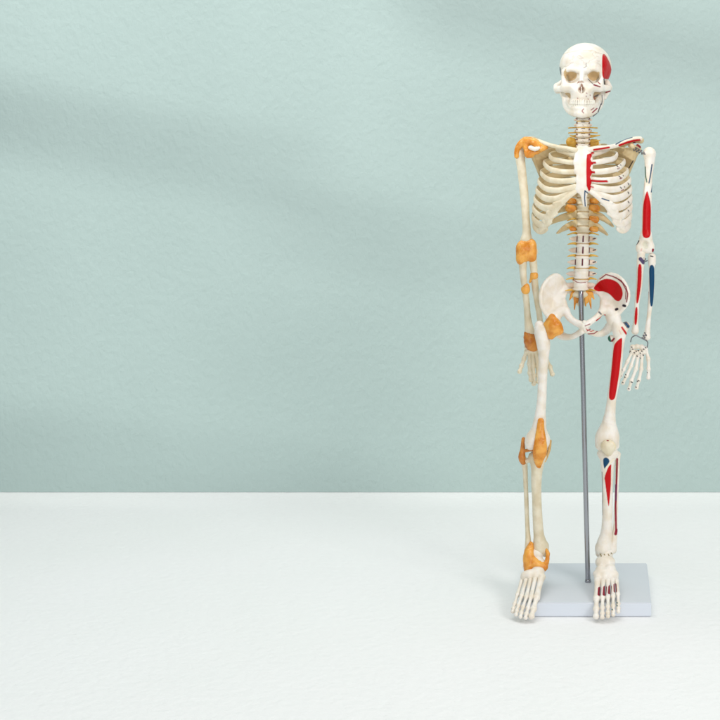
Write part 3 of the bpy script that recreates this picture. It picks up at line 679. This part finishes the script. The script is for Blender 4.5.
# right knee
Body(.5,.12).ell((608.3,446.5,-19),(7.6,7,4.4),1.5).ell((608.3,452,-18),(4.5,4,3.2),2).build('patella', IVORY, G, [('s',[(607,440.6),(608.5,440.6)],.5,DRED),('s',[(609,441),(613,442.5),(615.5,446),(615.4,450)],.35,(*srgb((240,222,180)),.9))])
Body(.55,.1).ell((608,453.4,-8),(11,6.2,8.5),4).chain([(607.5,458,-9,7.6),(607.6,467,-10,6.2),(607.6,482,-9,5.3),(607.4,500,-8,5),(607.3,520,-7,4.9),(606.3,534,-6,5.8),(604.6,543,-6,7.4),(603.6,549,-7,7.8)],2.5).cap((599,547,-6),(598.6,554,-6),3.6,2.8,2).build('tibia', WHITE, G,
  [('p',[(603,458.6),(606,457.2),(609,459),(609.6,462),(607,466),(604.6,469.6),(603.4,465)],0,BLUE,.6),('p',[(608,467),(611.6,463.4),(611,470),(611,485),(609.6,500),(608.8,508),(607,498),(605,481),(604.2,478)],0,RED,.7),
   ('s',[(613.5,459),(610,463),(606,468),(604,474)],.8,(*srgb((240,230,206)),1)),('s',[(602,472),(602.6,495),(602.4,515)],.3,SLATE,.9)])
Body(.5,.1).chain([(617.4,454.5,-4,3.4),(617.6,461,-4,2.4),(617,480,-3,2),(616,510,-3,2),(615.2,530,-4,2.3),(613.4,545,-6,3.4),(613,550,-6,3.6)],1.5).build('fibula', WHITE, G,
  [('s',[(617.2,459),(616.6,480),(615.7,505),(616,533)],.95,DRED,.8),('s',[(616.6,530),(615.6,534)],1.4,DRED,.8),('s',[(615.8,485),(616,500)],.8,(*srgb((100,40,90)),.8),.8)])
# ankles and feet
s = Body(.5,.3); s.chain([(531,544,-10,2.2),(529,552,-12,4.8),(529.4,561,-15,6),(528.5,570,-18,4.6)],2.5).chain([(530,560,-15,5),(538,565,-18,4.8),(544,567,-19,3.2)],2.5).chain([(544,547,-9,1),(548,554,-12,1.8),(546.4,563,-16,2.2),(543,569,-19,2.2)],2)
s.build('ankle_ligament', LIG, G)
def foot(mir, mat, tars, toes, paint=None):
    s = Body(.5,.2)
    for c in tars: s.ell(c[:3], c[3:], 1.6)
    f = s.build('foot', mat, G, paint)
    for pts, r in toes:
        d = Body(.45,.08)
        for j,(a,b) in enumerate(zip(pts[:-1],pts[1:])):
            a = np.array(a,float); b = np.array(b,float); u = (b-a)/np.linalg.norm(b-a)
            d.bone(a+u*.5, b-u*.7, r*(1.15 if j == 0 else 1.05), r*(.92 if j == 0 else .75), .6)
        d.build('toe', mat, f, paint)
foot(False, WHITE, [(537,564,-14,8.5,7,8),(533,575,-26,11,5.5,6),(537,553,-8,7,6,8),(531,566,-6,8,8,11),(538,572,-24,6.5,5,7),(541.5,577,-30,4.2,4,4.5),(535.5,577,-30,3.4,4,4),(530,577,-29,3.6,4.4,4),(524.5,577,-25,4,5,5),(534,568,2,7,7,9)],
  [([(541,579,-33),(536.6,598,-57),(533.6,609,-68),(531.4,616.5,-74)],2.9),([(535,579,-34),(531,597,-58),(528,608,-68),(526.4,614,-73),(525.5,618,-76)],2.0),([(530.4,580,-33),(526.4,597,-57),(523,607,-67),(521.4,613,-72),(520.5,617,-75)],1.9),
   ([(526,580,-31),(521.6,596,-55),(518.4,606,-65),(516.8,611,-70),(516,615,-72)],1.85),([(521.6,581,-28),(517.4,595,-50),(514.6,604,-60),(513.4,608.5,-65),(512.7,612,-67)],1.8)])
red = [('s',[(599.6,588.5),(599.2,594.2)],1.7,DRED,.8),('s',[(605,587.6),(604.4,594)],1.9,DRED,.8),('s',[(610,586.8),(609.4,592.6)],1.7,DRED,.8),('s',[(615,585),(615.2,591)],1.6,DRED,.8),
       ('s',[(612,609.3),(612.4,609.8)],.7,GRN,.9),('s',[(616.5,605.3),(617,605.8)],.7,GRN,.9),('s',[(616.8,602.6),(617.2,603)],.7,GRN,.9)]
foot(True, WHITE, [(605.2,562,-14,10,7,8),(605.5,574,-27,12.5,6,6),(606,553,-8,7.4,6,8),(606,566,-6,9,8,11),(601,571,-23,5.6,6,7),(610,570,-22,6,6,7),(598.5,578,-31,4.4,4.6,4.5),(604,578,-31,3.6,4.4,4),(609.6,577.5,-30,3.6,4.6,4),(614.6,577,-27,4,5.4,5),(607,568,2,7,7,9)],
  [([(597.6,580,-34),(596.6,599,-58),(596.2,609,-68),(596,616.5,-74)],2.9),([(603,581,-35),(602.6,598,-59),(602.4,608,-69),(602.3,613.5,-73),(602.2,617.5,-76)],2.1),([(608,580.5,-34),(608,597.5,-58),(608,607,-68),(608,612.5,-72),(608,616.5,-75)],2),
   ([(612.6,580,-32),(613.2,596.5,-56),(613.2,606,-66),(613.2,611,-70),(613.2,615,-73)],1.95),([(616.6,580,-29),(618,594.5,-51),(618.4,604,-61),(618.4,608.5,-66),(618.4,612,-68)],1.9)], red)
coil('ankle_spring', (600,555.5,-15),(612,554.5,-14),1.5,3.2,.5,BRASS,G)

# ---------------------------------------------------------------- light
def area(name, loc, target, size, power, col=(1,1,1)):
    l = bpy.data.lights.new(name, 'AREA'); l.shape = 'RECTANGLE'; l.size, l.size_y = size; l.energy = power; l.color = col
    o = bpy.data.objects.new(name, l); C.objects.link(o); o.location = loc
    from mathutils import Vector
    o.rotation_euler = (Vector(target)-Vector(loc)).to_track_quat('-Z','Y').to_euler(); return o
area('softbox_key', (1.5,-1.7,1.7), (0,0,.45), (.9,.9), 25, (1,.985,.965))
area('softbox_fill', (0,-2.6,.8), (-.45,.4,.5), (1.2,.9), 13, (.99,.99,1))
area('softbox_overhead', (-.5,.15,2.6), (-.4,.25,0), (2.6,1.6), 41, (1,.995,.99))
# a window lamp far to the left throws soft slanting bars of shade on the wall through unseen slats added only for those shadows
WL = (-2.4,-1.6,2.0)
from mathutils import Vector
_l = bpy.data.lights.new('window_lamp', 'SPOT'); _l.energy = 160; _l.spot_size = math.radians(44); _l.spot_blend = .35; _l.shadow_soft_size = .055; _l.color = (1,1,.98)
_o = bpy.data.objects.new('window_lamp', _l); C.objects.link(_o); _o.location = WL
_o.rotation_euler = (Vector((-.68,WY,.86))-Vector(WL)).to_track_quat('-Z','Y').to_euler()
def gobo():
    def on_wall(px, py): return np.array([(px-CX)*U*(1.6+WY)/1.6, WY, CH-(py-CY)*U*(1.6+WY)/1.6])
    L = np.array(WL); T = .4; V = []; F = []
    for (x0,y0,x1,y1,w0,w1) in ((-160,84,330,178,22,9),(400,-8,900,92,26,40),(-160,425,420,500,14,10),(250,215,900,330,10,14),(-420,1300,1300,1300,790,790)):  # last entry: solid panel added to keep the lamp off the floor
        q = [L+T*(on_wall(x0,y0-w0)-L), L+T*(on_wall(x1,y1-w1)-L), L+T*(on_wall(x1,y1+w1)-L), L+T*(on_wall(x0,y0+w0)-L)]
        b = len(V); V += q+[p+np.array([0,-.006,0]) for p in q]
        F += [(b,b+1,b+2,b+3),(b+7,b+6,b+5,b+4)]+[(b+i,b+4+i,b+4+(i+1)%4,b+(i+1)%4) for i in range(4)]
    me = bpy.data.meshes.new('shadow_gobo'); me.from_pydata([tuple(v) for v in V], [], F); me.materials.append(EDGE)
    o = bpy.data.objects.new('shadow_gobo', me); C.objects.link(o)
    o['label'] = 'unseen slats and panel added to shade the wall and floor'; o['category'] = 'gobo'
gobo()
w = bpy.data.worlds.new('World'); bpy.context.scene.world = w; w.use_nodes = True
w.node_tree.nodes['Background'].inputs[0].default_value = (.97,.98,1,1)
w.node_tree.nodes['Background'].inputs[1].default_value = .33

# ---------------------------------------------------------------- camera
cam = bpy.data.cameras.new('camera'); co = bpy.data.objects.new('camera', cam); C.objects.link(co)
co.location = (0,-1.6,CH); co.rotation_euler = (math.radians(90),0,0)
cam.sensor_width = 36; cam.lens = 36*D0/720
cam.shift_x = (360-CX)/720; cam.shift_y = -(360-CY)/720
cam.clip_end = 50
sc = bpy.context.scene; sc.camera = co
sc.view_settings.view_transform = 'Standard'; sc.view_settings.look = 'None'; sc.view_settings.exposure = 0; sc.view_settings.gamma = 1
